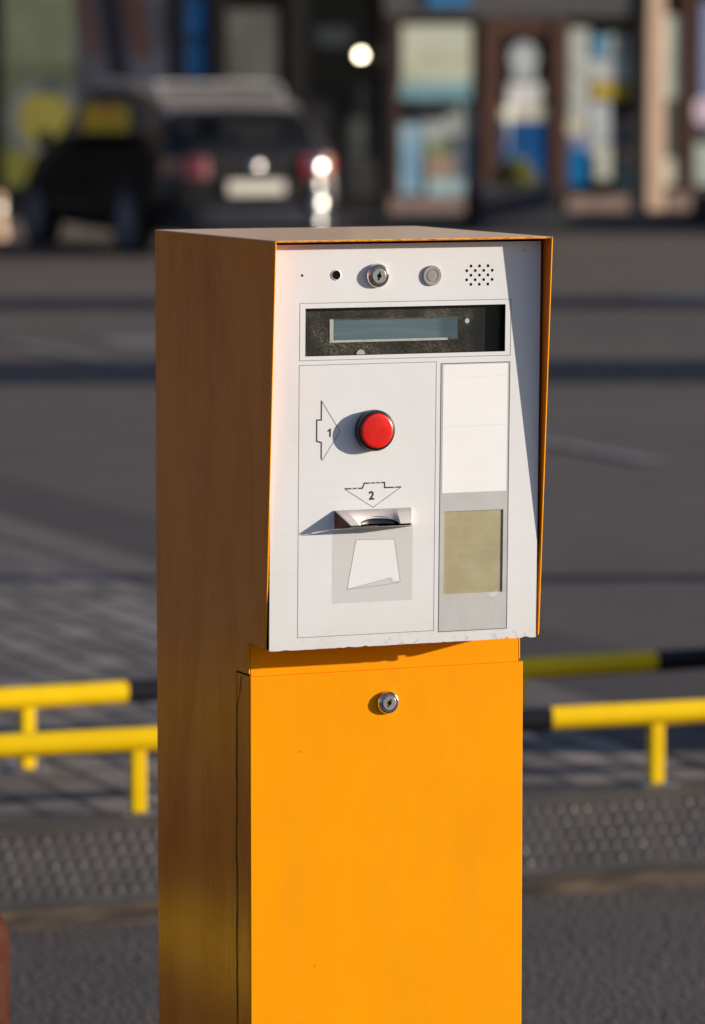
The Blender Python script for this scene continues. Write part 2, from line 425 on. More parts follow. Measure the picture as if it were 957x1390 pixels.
# ------------------------------------------------------------------ guard rails
def guard_rail(Yr, x_yel, posts, label, x0=-1.0, x1=5.0, zc=.322):
    t = thing('guard_rail', label, 'guard rail', (0, Yr, .158), 'low yellow and black guard rails on the paved island')
    o = (0, Yr, .158)
    m = banded('yellow_black_band_paint', x_yel)
    MB().tube([(x0,Yr,.16),(x0,Yr,zc-.09)]+[(x0+.09-.09*math.cos(a), Yr, zc-.09+.09*math.sin(a)) for a in (PI/8,PI/4,3*PI/8)]+[(x0+.09,Yr,zc)]+[(x, Yr, zc) for x in (1,3,x1-.09)]
              +[(x1-.09+.09*math.sin(a), Yr, zc-.09+.09*math.cos(a)) for a in (PI/8,PI/4,3*PI/8)]+[(x1,Yr,zc-.09),(x1,Yr,.16)], .0262, 24).build('rail', m, t, o, smooth=50)
    for px in posts:
        b = MB(); b.box(px-.0155,px+.0155,Yr-.0155,Yr+.0155,.164,zc-.012)
        p = b.build('post', M['yellow'], t, o, bevel=.003)
        MB().box(px-.04,px+.04,Yr-.035,Yr+.035,.157,.1635).build('foot_plate', M['steel'], p, o, bevel=.002)
    return t
front_rail = guard_rail(8.30, 3.885, (.5, 1.735, 2.952, 4.135), zc=.317, label='front yellow and black tubular rail standing just behind the studded plate')
guard_rail(8.93, 3.81, (.45, 1.69, 2.905, 4.12), 'rear yellow and black tubular rail, partly in shade, farther from the studded plate')
front_rail.location.y += .0748*2.9; front_rail.rotation_euler.z = -.0748       # the front rail stands slightly askew

def hoop(x, y0, y1, zc, label):
    o = (x, y0, 0); t = thing('reflected_rail', label, 'guard rail', o); 
    MB().tube([(x,y0,zc),(x,y1,zc)], .027, 20).build('bar', M['yellow'], t, o, smooth=50)
    for y in (y0+.03,y1-.03): MB().box(x-.02,x+.02,y-.02,y+.02,.011,zc-.02).build('leg', M['blackframe'], t, o, bevel=.003)
    for y in (y0,y1):
        b = MB(); b.lathe((x,y,0), (0,0,1), [(.10,.001),(.10,.011)], 24); b.build('base_flange', M['blackframe'], t, o, smooth=40)
hoop(1.20, 5.85, 6.95, .245, 'unseen yellow bar on two dark legs, added left of the machine for its reflection')  # unseen rail added so the machine's side mirrors its yellow
# ------------------------------------------------------------------ ticket machine
XL, XR = 1.8391, 2.2070
W = XR-XL
KO = (XL, 4.94, 1.0)            # local origin of the machine parts
YT, YHB, ZHB, ZT = 4.683, 4.7185, 1.0125, 1.5115     # hood front (top, bottom), hood bottom, top
YS, YD, YB, YSEAM, ZD = 4.775, 4.769, 5.106, 4.816, .9755
kt = thing('parking_ticket_machine', 'orange steel parking ticket machine with white slanted control panel and red button', 'ticket machine', (XL, 4.94, 1.0))
def pY(z, off=0): return 4.7040+(1.503-z)*.0213-off
def P(u, w, off=0):
    return (XL+u, pY(1+w, off), 1+w)

TK = .0026
b = MB()
side = [(YB,.10),(YSEAM,.10),(YSEAM,ZD),(YS,ZD+.0005),(YS,ZHB+.003),(YHB+.006,ZHB),(YHB,ZHB+.001),(YT,ZT),(YB,ZT)]
b.prism([(XL,y,z) for y,z in side], (TK,0,0)); b.prism([(XR-TK,y,z) for y,z in side], (TK,0,0))
b.box(XL+TK, XR-TK, YT, YB, ZT-TK, ZT)                      # roof sheet
b.box(XL+TK, XR-TK, YB-TK, YB, .10, ZT-TK)                  # back
b.box(XL+TK, XR-TK, YS, YS+TK, ZD-.02, ZHB+.03)             # strip above the door
b.box(XL+TK, XR-TK, YSEAM+.004, YSEAM+.004+TK, .10, ZD-.005)  # inner bulkhead behind the door
b.box(XL+TK, XR-TK, YHB+.022, YS, ZHB+.002, ZHB+.0046)      # hood underside
hous = b.build('housing', M['orange_dusty_lit'], kt, KO, bevel=.0011)
MB().box(XL+.02, XR-.02, YSEAM+.01, YB-.02, 0, .0995).build('plinth', M['blackframe'], kt, KO, bevel=.003)
# door: a pan with returned flanges, lock on it
b = MB()
b.box(XL+.0003, XR+.0012, YD, YD+.003, .115, ZD-.002)
b.box(XL+.0003, XL+.0033, YD+.003, YSEAM-.0022, .115, ZD-.002)
b.box(XR-.0018, XR+.0012, YD+.003, YSEAM-.0022, .115, ZD-.002)
b.box(XL+.0033, XR-.0018, YD+.003, YSEAM-.0022, ZD-.005, ZD-.002)
door = b.build('door', M['orange_door'], kt, KO, bevel=.0009)
# cracked filler line along the door seam
random.seed(3)
b = MB(); z = .972; y = YSEAM-.018
pts = []
while z > .12:
    pts.append((y, z)); z -= random.uniform(.006,.018); tgt = YSEAM-.0005 if z < .94 else YSEAM-.014
    y += (tgt-y)*.6+random.uniform(-.0012,.0012)
for (ya,za),(yb_,zb_) in zip(pts, pts[1:]):
    w_ = random.uniform(.0006,.0012)
    b.face([(XL-.0006,ya-w_,za),(XL-.0006,ya+w_,za),(XL-.0006,yb_+w_,zb_),(XL-.0006,yb_-w_,zb_)])
b.build('seam_crack', M['void'], kt, KO)

# front panel with real openings (display window and yellow window)
def grid_panel(u0, u1, w0, w1, holes, off, thick, jag=True):
    us = sorted({u0, u1, *[h[0] for h in holes], *[h[1] for h in holes]}); ws = sorted({w0, w1, *[h[2] for h in holes], *[h[3] for h in holes]})
    bm = bmesh.new()
    # fine cuts along the bottom edge for small dents
    nb = 90
    cols = sorted(set(us) | {u0+(u1-u0)*i/nb for i in range(nb+1)})
    V = {}
    def vert(i, j, o):
        if (i,j,o) not in V:
            u, w = cols[i], ws[j]
            if j == 0 and jag:
                w += max(0, random.gauss(-.0002,.0005))+(.0016 if .345 < u < .352 or .318 < u < .322 else 0)
            V[i,j,o] = (u, w)
        return V[i,j,o]
    vs = {}
    def bv(i, j, o):
        if (i,j,o) not in vs:
            u, w = vert(i, j, 0); vs[i,j,o] = bm.verts.new(P(u, w, off-o*thick))
        return vs[i,j,o]
    cells = set()
    for i in range(len(cols)-1):
        for j in range(len(ws)-1):
            cu, cw = (cols[i]+cols[i+1])/2, (ws[j]+ws[j+1])/2
            if not any(h[0] < cu < h[1] and h[2] < cw < h[3] for h in holes): cells.add((i,j))
    for (i,j) in cells:
        bm.faces.new((bv(i,j,0),bv(i+1,j,0),bv(i+1,j+1,0),bv(i,j+1,0)))
        bm.faces.new((bv(i,j,1),bv(i,j+1,1),bv(i+1,j+1,1),bv(i+1,j,1)))
        for (di,dj,a,c) in ((-1,0,(0,0),(0,1)),(1,0,(1,0),(1,1)),(0,-1,(0,0),(1,0)),(0,1,(0,1),(1,1))):
            if (i+di,j+dj) not in cells:
                p, q = (i+a[0],j+a[1]), (i+c[0],j+c[1])
                bm.faces.new((bv(*p,0),bv(*q,0),bv(*q,1),bv(*p,1)))
    bmesh.ops.recalc_face_normals(bm, faces=bm.faces)
    bmesh.ops.translate(bm, verts=bm.verts, vec=-Vector(KO))
    return bm
DISP = (.0486,.3142,.3702,.4284); OLV = (.2342,.3146,.0708,.1740)
random.seed(11)
bm = grid_panel(.0042, .3612, .0115, .5055, [DISP, OLV], 0, .002)
me = bpy.data.meshes.new('front_panel'); bm.to_mesh(me); bm.free()
panel = link('front_panel', me, M['white'], kt)
# rear pan behind the panel closes the gap
MB().prism([P(.003,.0125,-.012),P(.3650,.0125,-.012),P(.3650,.5075,-.012),P(.003,.5075,-.012)], (0,.002,0)).build('panel_backing', M['blackframe'], kt, KO)

OFF = .0004
def flat_off(o): return o*.16 if o > 0 else o
def strip(b, p, q, wd, off=OFF):
    off = flat_off(off)
    p, q = Vector((p[0],p[1],0)), Vector((q[0],q[1],0)); d = (q-p).normalized(); n = Vector((-d.y,d.x,0))*wd/2; e = d*wd/2*.9
    b.face([P(*(v.x,v.y), off) for v in (p-e-n, q+e-n, q+e+n, p-e+n)])
def poly(b, pts, wd, closed=True, off=OFF):
    for p, q in zip(pts, pts[1:]+(pts[:1] if closed else [])): strip(b, p, q, wd, off+random.uniform(0,.0001))
def rect(u0,u1,w0,w1): return [(u0,w0),(u1,w0),(u1,w1),(u0,w1)]
def fill(b, pts, off=OFF): b.face([P(u,w,flat_off(off)) for u,w in pts])

b = MB(); LW = .00062
poly(b, rect(.0413,.3214,.3652,.4346), LW); poly(b, rect(.0410,.2219,.0267,.3595), LW); poly(b, rect(.2284,.3210,.0247,.3572), LW*1.6, off=.0009)
b.build('printed_frame_lines', M['line'], panel, KO)
b = MB(); 
for r_ in ((.2288,.2342,.0251,.3568),(.3146,.3206,.0251,.3568),(.2342,.3146,.0251,.0708),(.2342,.3146,.1740,.3568)):
    fill(b, rect(*r_), .0003)
b.build('grey_foil', M['greysheet'], panel, KO)
b = MB(); fill(b, rect(.0861,.1924,.0664,.1563), .0003); b.build('grey_print_square', M['print_grey'], panel, KO)
b = MB(); fill(b, rect(.2312,.3186,.1970,.3557), .0007); st = b.build('blank_sticker', M['sticker'], panel, KO)
b = MB(); poly(b, rect(.2312,.3186,.1970,.3557), .0005, off=.0009); strip(b, (.2315,.2787), (.3183,.2797), .0003, .0009); strip(b,(.25,.3395),(.317,.3405),.0002,.0009)
b.build('sticker_outline', M['print_grey'], panel, KO)
# ticket pictogram
tk = [(.1173,.1441),(.1682,.1428),(.1764,.0902),(.1737,.0884),(.1058,.0832)]
b = MB(); fill(b, [(.1173,.1441),(.1682,.1428),(.1764,.0902),(.1660,.0896),(.1628,.0950),(.1058,.0834)], .0006); M['picto'] = plain('white_pictogram_print', (.79,.785,.775), .45, var=.02)
b.build('ticket_pictogram', M['picto'], panel, KO)
b = MB(); poly(b, tk, .0004, off=.0009); poly(b, [(.1058,.0834),(.1628,.0950),(.1663,.0895),(.1764,.0900)], .0004, False, .0009); strip(b,(.1628,.0950),(.1737,.0884),.0003,.0009)
b.build('ticket_outline', M['line'], panel, KO)
# arrows with numbers
def arrow(name, thick, thin, tw):
    b = MB(); poly(b, thick, tw, False, .0005); poly(b, thin, .0006, False, .0006); return b.build(name, M['ink'], panel, KO)
arrow('arrow_print', [(.0702,.3154),(.0702,.2926),(.0643,.2926),(.0643,.2668),(.0704,.2650),(.0704,.2455)], [(.0709,.3148),(.0948,.2782),(.0718,.2430),(.0704,.2457)], .0017)
arrow('arrow_print', [(.1025,.2072),(.1250,.2072),(.1275,.2132),(.1544,.2132),(.1544,.2069),(.1759,.2069)], [(.1025,.2063),(.1394,.1832),(.1759,.2065)], .0017)
b = MB()
for u in (.110,.1165,.134,.1405,.147,.1665): strip(b, (u,.2072 if u < .125 or u > .155 else .2132), (u+.0028,.2072 if u < .125 or u > .155 else .2132), .0009, .0008)
b.build('arrow_wear', M['print_grey'], panel, KO)
def digit(ch, u, w, h):
    cu = bpy.data.curves.new('digit', 'FONT'); cu.body = ch; cu.size = h/.70; cu.align_x = 'CENTER'; cu.offset = h*.05; cu.extrude = 0
    o = bpy.data.objects.new('tmp', cu); C.objects.link(o)
    me = bpy.data.meshes.new_from_object(o.evaluated_get(bpy.context.evaluated_depsgraph_get()))
    bpy.data.objects.remove(o)
    for v in me.vertices:
        x, y = v.co.x, v.co.y; v.co = Vector(P(u+x, w-h/2+y, .0001))-Vector(KO)
    link('printed_digit', me, M['ink'], panel)
b = MB(); h1 = .0104; x1, z1 = .0800, .2766-h1/2
b.face([P(x1+u*h1, z1+w*h1, .0001) for u,w in ((.08,0),(.28,0),(.28,1),(.12,1),(.02,.86),(-.16,.76),(-.16,.60),(.08,.69))]); b.build('printed_digit', M['ink'], panel, KO)
digit('2', .1372, .1980, .0100)
# speaker holes, small holes
b = MB()
def disc(b, u, w, r, off=.0005, n=16): b.face([P(u+r*math.cos(2*PI*i/n), w+r*math.sin(2*PI*i/n), flat_off(off)) for i in range(n)])
for row in range(-2, 3):
    us = (-1,0,1) if row % 2 == 0 else (-1.5,-.5,.5,1.5)
    for k in us: disc(b, .2784+k*.0114, .4649+row*.00562, .00185)
b.build('speaker_holes', M['void'], panel, KO)
b = MB(); disc(b, .044, .4684, .0016); b.build('pin_hole', M['void'], panel, KO)
b = MB(); disc(b, .3385,.4945,.0008); b.build('pin_hole', M['void'], panel, KO)
b = MB(); disc(b, .0882, .4682, .0054); h_ = b.build('round_hole', M['void'], panel, KO)
nrm = Vector((0,-1,-.0213)).normalized()
b = MB(); b.lathe(P(.0882,.4682), nrm, [(.0054,.0002),(.0058,.0008),(.0068,.0003)], 24, False); b.build('hole_rim', M['white'], panel, KO, smooth=60)

# display
b = MB(); u0,u1,w0,w1 = DISP; e = .003
b.face([P(u,w,-.0085) for u,w in rect(u0-e,u1+e,w0-e,w1+e)])
dsp = b.build('display', M['dustblack'], kt, KO)
b = MB()
for (p,q) in (((u0,w0),(u1,w0)),((u1,w0),(u1,w1)),((u1,w1),(u0,w1)),((u0,w1),(u0,w0))):
    b.face([P(*p,-.001),P(*q,-.001),P(*q,-.0085),P(*p,-.0085)])
b.build('display_reveal', M['blackframe'], dsp, KO)
b = MB(); fill(b, rect(.0885,.2535,.3885,.4125), -.0081); b.build('screen', M['lcd'], dsp, KO)
b = MB(); fill(b, rect(.0837,.0885,.3857,.4142), -.0080); fill(b, rect(.0885,.2400,.3857,.3885), -.0080); b.build('screen_bezel', M['lcdframe'], dsp, KO)  # cream strips paint the lit left and bottom edges of the bezel
b = MB(); fill(b, rect(.0885,.2545,.4125,.4145), -.0080); fill(b, rect(.2400,.2545,.3860,.3885), -.0080); b.build('screen_grime', M['lcdframe_dark'], dsp, KO)
b = MB(); disc(b, .2661, .4085, .0031, -.0080); b.build('indicator_lamp', M['paleblue'], dsp, KO)
b = MB(); b.face([P(.1245+.0058*math.cos(a), .3707+.0058*math.sin(a), -.0075) for a in [PI*i/10 for i in range(11)]]); b.build('glue_spot', M['lcdframe'], dsp, KO)
# yellowed window
u0,u1,w0,w1 = OLV
b = MB(); b.face([P(u,w,-.0011) for u,w in rect(u0-.0004,u1+.0004,w0-.0004,w1+.0004)]); ov = b.build('yellowed_window', M['olive'], kt, KO)
b = MB(); random.seed(5)
for _ in range(5):
    u, w = random.uniform(.284,.312), random.uniform(.032,.066); r_ = random.uniform(.0006,.0016)
    b.face([P(u+r_*math.cos(a)*.6, w+r_*math.sin(a)*1.6, .0001) for a in [2*PI*i/7+random.uniform(-.2,.2) for i in range(7)]])
b.face([P(.290,.0712,.00012),P(.298,.0706,.00012),P(.3065,.0718,.00012),P(.309,.0690,.00012),P(.303,.0650,.00012),P(.297,.0662,.00012),P(.2955,.0695,.00012)])
b.build('paint_chips', M['print_grey'], panel, KO)

# red push button
c = P(.1391,.2782)
b = MB(); b.lathe(c, nrm, [(.0245,0),(.0253,.0012),(.0252,.0080),(.0240,.0100),(.0220,.0106),(.0216,.0092)], 56, True)
btn = b.build('push_button', M['blackplastic'], kt, KO, smooth=40)
b = MB(); b.lathe(c, nrm, [(.0213,.0088),(.0213,.0112),(.0205,.0121),(.0185,.0124),(.008,.0126),(0,.0127)], 56, False)
b.build('button_cap', M['red'], btn, KO, smooth=50)
# locks
def lock(c, axis, rr, name_parent, keyrot):
    axis = Vector(axis).normalized(); c = Vector(c)
    b = MB(); b.lathe(c, axis, [(rr*.98,0),(rr*1.02,.0008),(rr*1.0,.0026),(rr*.93,.0042),(rr*.80,.0054),(rr*.74,.0054),(rr*.70,.0030)], 48, True)
    lk = b.build('lock', M['chrome'], name_parent, KO, smooth=22)
    b = MB(); b.lathe(c, axis, [(rr*.64,.0028),(rr*.64,.0060),(rr*.59,.0067),(0,.0067)], 40, False)
    b.build('lock_plug', M['plug'], lk, KO, smooth=20)
    b = MB(); u = Vector((math.cos(keyrot),0,math.sin(keyrot))); w = axis.cross(u)
    o = c+axis*.00685; k = rr*.38
    pts = [u*k*a+w*k*bb for a,bb in ((1,.12),(.45,.2),(.3,.5),(-.3,.5),(-.4,.18),(-1,.16),(-1,-.16),(-.5,-.18),(-.35,-.45),(.2,-.5),(.5,-.18),(1,-.12))]
    b.face([o+p for p in pts]); b.build('keyhole', M['void'], lk, KO)
lock(P(.1423,.4667), nrm, .0146, kt, R(80))
lock((XL+.1836, YD, .9319), (0,-1,0), .0143, kt, R(65))
# flat grey metal disc
b = MB(); b.lathe(P(.2146,.4654), nrm, [(.0122,0),(.0124,.0012),(.0118,.0022),(.0080,.0022),(.0078,.0018),(.0070,.0018),(.0068,.0023),(0,.0024)], 40, False)
b.build('metal_disc', M['discgrey'], kt, KO, smooth=30)

# ticket slot: folded sheet-metal chute
uL,uR,wt,wb,p_ = .0880,.1917,.1808,.1580,.0205
fl, fr = uL+.0125, uR-.0085
b = MB()
wf = wb+.006
# sloping front plate with a thumb notch at its lower edge
um, nr_, nh = .1400, .0255, .0112
def F(u, k):   # point on the sloping front plate, k=0 top at panel .. 1 lower front edge
    a = uL+(uR-uL)*u; c_ = fl+(fr-fl)*u
    return Vector(P(a+(c_-a)*k, wt+(wf-wt)*k, .0006+p_*k))
n = 48; umid = (um-uL)/(uR-uL)
for i in range(n):
    ua, ub = i/n, (i+1)/n
    def kend(u):
        x = (fl+(fr-fl)*u-um)/nr_
        return 1-.42*math.sqrt(max(0, 1-x*x)) if abs(x) < 1 else 1
    b.face([F(ua,0),F(ub,0),F(ub,kend(ub)),F(ua,kend(ua))])
bmesh.ops.remove_doubles(b.bm, verts=b.bm.verts, dist=2e-5)
slot = b.build('ticket_slot', M['slotmetal'], kt, KO, smooth=40)
sol = slot.modifiers.new('sheet', 'SOLIDIFY'); sol.thickness = .0009; sol.offset = 0
M['cheek'] = plain('shaded_cheek_metal', (.13,.05,.045), .55, var=.2, scale=60)  # shade on the left cheek is painted into its colour
b = MB(); b.face([P(uL,wt,.0006),F(0,1)+Vector((-.0003,-.0003,0)),P(uL,wb,.0006)]); b.build('slot_cheek', M['cheek'], slot, KO)
b = MB(); b.face([P(uR,wt,.0006),F(1,1),P(uR,wb,.0006)]); b.build('slot_cheek', M['slotmetal'], slot, KO)
b = MB()
lo0, lo1 = F(.02,1)+Vector((0,.001,-.0022)), F(.99,1)+Vector((0,.001,-.0022))
b.face([lo0, lo1, Vector(P(uR,wb,.0004)), Vector(P(uL,wb,.0004))])
b.face([lo0, lo0+(lo1-lo0)*.45, lo0+(lo1-lo0)*.45+Vector((0,-.0012,.0016)), lo0+Vector((0,-.0012,.0016))])
b.build('slot_floor', M['steel'], slot, KO)
b = MB()   # curved thumb scoop inside the notch
for i in range(16):
    for j in range(6):
        q = []
        for (a, c_) in ((i,j),(i+1,j),(i+1,j+1),(i,j+1)):
            t = PI*a/16; s_ = c_/6*PI/2
            q.append(Vector(P(um-.0235*math.cos(t), wf-.0005+.0102*math.sin(t)*math.cos(s_), p_*.66-.010*math.sin(t)*math.sin(s_)*.9)))
        b.face(q)
bmesh.ops.remove_doubles(b.bm, verts=b.bm.verts, dist=1e-5)
b.build('thumb_scoop', M['steel'], slot, KO, smooth=80)
b = MB(); b.face([P(uL+.006,wb+.001,.0012),P(uR-.004,wb+.001,.0012),P(uR-.004,wt-.004,.0012),P(uL+.006,wt-.004,.0012)]); b.build('slot_mouth', M['void'], slot, KO)

# ------------------------------------------------------------------ orange hoop post at the left edge
M['shadedorange'] = plain('shaded_orange_paint', (.045,.0075,.001), .7, spec=.1, var=.25, scale=12, bmp=.2, bscale=150)  # very dark orange, the post's shade is painted into the colour
bo = (1.788, 5.765)
t = thing('bollard', 'rounded orange painted bollard cut off by the left edge of the picture', 'bollard', (bo[0], bo[1], 0))
b = MB(); b.lathe((bo[0],bo[1],.02), (0,0,1), [(.055,0),(.055,.44)]+[(.055*math.cos(a),.44+.055*math.sin(a)) for a in [PI/2*i/8 for i in range(1,8)]]+[(0,.495)], 32)
b.build('post', M['shadedorange'], t, (bo[0],bo[1],0), smooth=50)
b = MB(); b.lathe((bo[0],bo[1],0), (0,0,1), [(.09,0),(.09,.012),(.085,.0195)], 32); b.build('base_flange', M['shadedorange'], t, (bo[0],bo[1],0), smooth=40)

# ------------------------------------------------------------------ shop building
FY = 42.5; BO = (17, FY, .25); PZ = .27
bt = thing('shop_building', 'dark brown glazed shopfront with posters in its windows behind the road', 'building', BO)
struct(MB().box(-60, 90, 40.9, 60, -.02, PZ).build('pavement', M['pavement']))
def fb(name, m, boxes, parent=bt, bevel=0):
    b = MB()
    for bx in boxes: b.box(*bx)
    return b.build(name, m, parent, BO, bevel=bevel)
F0, F1 = FY, FY+.12
# shell of the building
fb('wall', M['upperwall'], [(2,36,FY-.05,FY+.4,3.6,9.0),(2,2.4,FY+.4,56,PZ,9),(35.6,36,FY+.4,56,PZ,9),(2.4,35.6,55.6,56,PZ,9)])
fb('roof', M['header'], [(1.6,36.4,FY-.3,56.4,9.0,9.3)])
fb('interior', M['interior'], [(2.4,35.6,FY+3.0,FY+3.1,PZ,3.6),(2.4,35.6,FY+.16,FY+3.0,3.45,3.59),(2.4,35.6,FY+.16,FY+3.0,PZ-.1,PZ+.01)])
fb('fascia', M['header'], [(17.95,21.08,FY-.06,F1,2.43,3.598)])
fb('fascia', M['blackframe'], [(2,13.5,FY-.02,F1,2.75,3.598),(13.5,17.94,FY-.02,F1,2.95,3.598),(21.40,36,FY-.03,F1,2.75,3.598)])
fb('column', M['tanstone'], [(21.11,21.34,FY-.14,F1+.02,PZ,3.598)], bevel=.02)
for q_ in ((18.0,19.12,FY-.07,F1,PZ,.44),(20.16,21.08,FY-.07,F1,PZ,.44),(21.37,22.1,FY-.10,F1,PZ,.46)): fb('plinth', M['pinkstone'], [q_], bevel=.01)
for q_ in ((2,13.6,FY-.03,F1,PZ,.5),(13.6,17.98,FY-.03,F1,PZ,.48),(22.12,36,FY-.03,F1,PZ,.5)): fb('plinth', M['blackframe'], [q_])
# frames (vertical)
for (x0,x1,m) in ((18.075,18.15,'brownframe'),(19.12,19.36,'brownframe'),(19.98,20.18,'brownframe'),(21.62,21.76,'brownframe'),(23.9,24.1,'brownframe'),
                  (16.82,17.06,'blackframe'),(17.945,18.073,'blackframe'),(15.96,16.10,'blackframe'),(15.55,15.64,'blackframe'),(13.52,13.62,'blackframe'),(11.4,11.6,'blackframe'),(8.5,8.7,'blackframe'),(26.5,26.7,'blackframe'),(30,30.2,'blackframe')):
    fb('window_frame', M[m], [(x0,x1,FY-.04,F1,.502 if m == 'blackframe' else .46,2.952 if x0 < 18 and x0 > 13 else 2.43 if 17.8 < x0 < 21 else 2.75)], bevel=.008)
fb('door_head', M['brownframe'], [(19.362,19.978,FY-.02,F1,2.22,2.428)])
# panes
GY = FY+.005
def pane(x0,x1,z0,z1): return fb('window_pane', M['pane'], [(x0,x1,GY,GY+.008,z0,z1)])
panes = {}
for k,(x0,x1,z0,z1) in dict(a=(11.61,13.51,.505,2.745),b=(13.63,15.54,.485,2.945),c=(15.65,15.95,.485,2.945),d=(16.11,16.81,.485,2.945),e=(17.07,17.935,.485,2.945),
      f=(18.15,19.11,.445,2.425),h=(20.19,21.08,.445,2.425),i=(21.37,21.61,.465,2.745),j=(21.77,23.89,.505,2.745),g=(19.37,19.97,PZ+.05,2.21)).items():
    panes[k] = pane(x0,x1,z0,z1)
    if k == 'g':
        MB().tube([(19.44,FY-.02,.95),(19.44,FY-.06,1.0),(19.44,FY-.06,1.5),(19.44,FY-.02,1.55)], .016, 10).build('door_handle', M['silver'], panes[k], BO, smooth=50)
# posters and displays behind the glass, as they show from the street
def post(k, x0, x1, z0, z1, m, dy=.03, n='poster'):
    b = MB(); y = GY-.006-.0006*len(panes[k].children)+(.03 if dy > .1 else 0)
    b.box(x0,x1,y,y+.004,z0,z1); return b.build(n, m, panes[k], BO)
def flat(name, c, var=.1, s=3): return plain(name, c, .6, var=var, scale=s)
pm = lambda n, c, v=.15, s=3: plain(n, tuple(x*.72 for x in c), .7, var=v, scale=s, spec=.08)
olivegrey = pm('olive_grey_poster', (.135,.155,.095))  # colours of the left posters are darkened in place of shade
olivegrey2 = pm('olive_grey_poster_low', (.095,.11,.07))
yel = pm('dull_yellow_print', (.25,.22,.045)); grey = pm('grey_ring_print', (.13,.14,.145)); 
bluegrey = blotch('blue_grey_poster', [(.3,(.022,.023,.032)),(.55,(.045,.048,.068)),(.75,(.075,.08,.11))], 1.6, seed=1)
brownp = pm('brown_print', (.06,.025,.017)); navy = pm('navy_print', (.006,.006,.014)); bluep = pm('blue_print', (.0,.045,.15), .3); 
bright = pm('bright_yellow_green', (.36,.36,.02))
post('b',13.63,14.42,1.90,2.945,olivegrey); post('b',13.63,14.42,.60,1.898,olivegrey2)
def ring(k, cx, cz, r0, r1, m, dy, n='poster_print'):
    b = MB(); y = GY-.006-.0006*len(panes[k].children)
    if r0 == 0: b.face([(cx+r1*math.cos(2*PI*i/40),y,cz+r1*math.sin(2*PI*i/40)) for i in range(40)])
    else:
        for i in range(40):
            a, c_ = 2*PI*i/40, 2*PI*(i+1)/40
            b.face([(cx+r*math.cos(t),y,cz+r*math.sin(t)) for r,t in ((r0,a),(r1,a),(r1,c_),(r0,c_))])
    return b.build(n, m, panes[k], BO)
ring('b',14.08,1.32,.30,.42,grey,.022); ring('b',14.08,1.32,0,.30,yel,.022)
post('b',14.00,14.30,1.58,1.72,pm('slate_print',(.06,.075,.09)),.018,'poster_print')
post('b',13.635,13.95,.62,.98,pm('dull_lime_print',(.17,.17,.03)),.022,'poster_print')
post('b',14.43,15.53,.60,2.94,bluegrey)
for (x0,x1,z0,z1,m) in ((14.46,14.62,1.95,2.93,brownp),(14.70,14.98,1.75,2.93,navy),(15.0,15.2,1.95,2.9,brownp)):
    b = MB(); y = GY-.006-.0006*len(panes['b'].children); b.face([(x0+.10,y,z0),(x1+.06,y,z0),(x1-.08,y,z1),(x0-.08,y,z1)]); b.build('poster_print', m, panes['b'], BO)
post('b',14.50,15.02,1.18,1.46,blotch('yellow_orange_patch',[(.3,(.30,.11,.015)),(.5,(.30,.24,.02)),(.7,(.14,.17,.04))],3,seed=9),.02,'poster_print')  # added patch that gives the yellow seen through the car's windows
post('b',14.46,15.0,.92,1.08,pm('amber_patch',(.26,.16,.03)),.02,'poster_print')  # added amber patch, also for the colour in the car's windows
post('a',13.35,13.50,.75,2.05,bright); post('a',11.7,13.3,.6,2.6,pm('dark_green_poster',(.06,.07,.04)))
post('c',15.66,15.93,2.20,2.62,bluep); post('c',15.66,15.93,1.76,2.13,bluep); 
post('d',16.15,16.74,1.50,2.48,blotch('pale_grey_poster',[(.3,(.07,.07,.062)),(.7,(.13,.13,.11))],1.5,seed=4))
for (x0,x1,z0,z1,c_) in ((17.70,17.90,1.35,1.68,(.06,.055,.05)),(17.62,17.90,.85,1.32,(.11,.115,.10)),(17.12,17.35,.6,1.5,(.03,.025,.03)),(17.2,17.6,2.1,2.3,(.05,.06,.07))):
    post('e',x0,x1,z0,z1,pm('dim_window_goods',c_,.4,6),.12,'window_goods')
post('f',18.19,19.03,1.70,2.33,blotch('pale_landscape_poster',[(.25,(.40,.55,.52)),(.45,(.62,.64,.50)),(.6,(.50,.52,.36)),(.75,(.75,.76,.68))],2.4,(1,1,1.6),5))
post('f',18.16,19.03,1.52,1.695,pm('teal_poster_band',(.22,.42,.46)))
post('f',18.30,18.85,1.36,1.50,pm('dark_shelf',(.03,.04,.045)),.06,'window_goods')
lb = blotch('pale_blue_goods',[(.3,(.14,.32,.48)),(.7,(.42,.58,.66))],4,seed=6)
for (x0,x1,z0,z1,m) in ((18.17,18.42,.48,1.25,lb),(18.44,18.70,1.05,1.28,pm('pale_grey_goods',(.42,.45,.44))),(18.45,18.76,.92,1.12,pm('green_goods',(.28,.42,.17))),(18.50,18.84,.62,.92,pm('tan_goods',(.58,.42,.30))),(18.50,18.95,.46,.64,pm('mint_goods',(.42,.58,.60))),(18.72,19.08,1.12,1.46,blotch('white_goods',[(.3,(.40,.44,.40)),(.7,(.70,.72,.66))],5,seed=7)),(18.86,19.09,.55,1.10,pm('slate_goods',(.24,.30,.38)))):
    post('f',x0,x1,z0,z1,m,.08+random.uniform(0,.05),'window_goods')
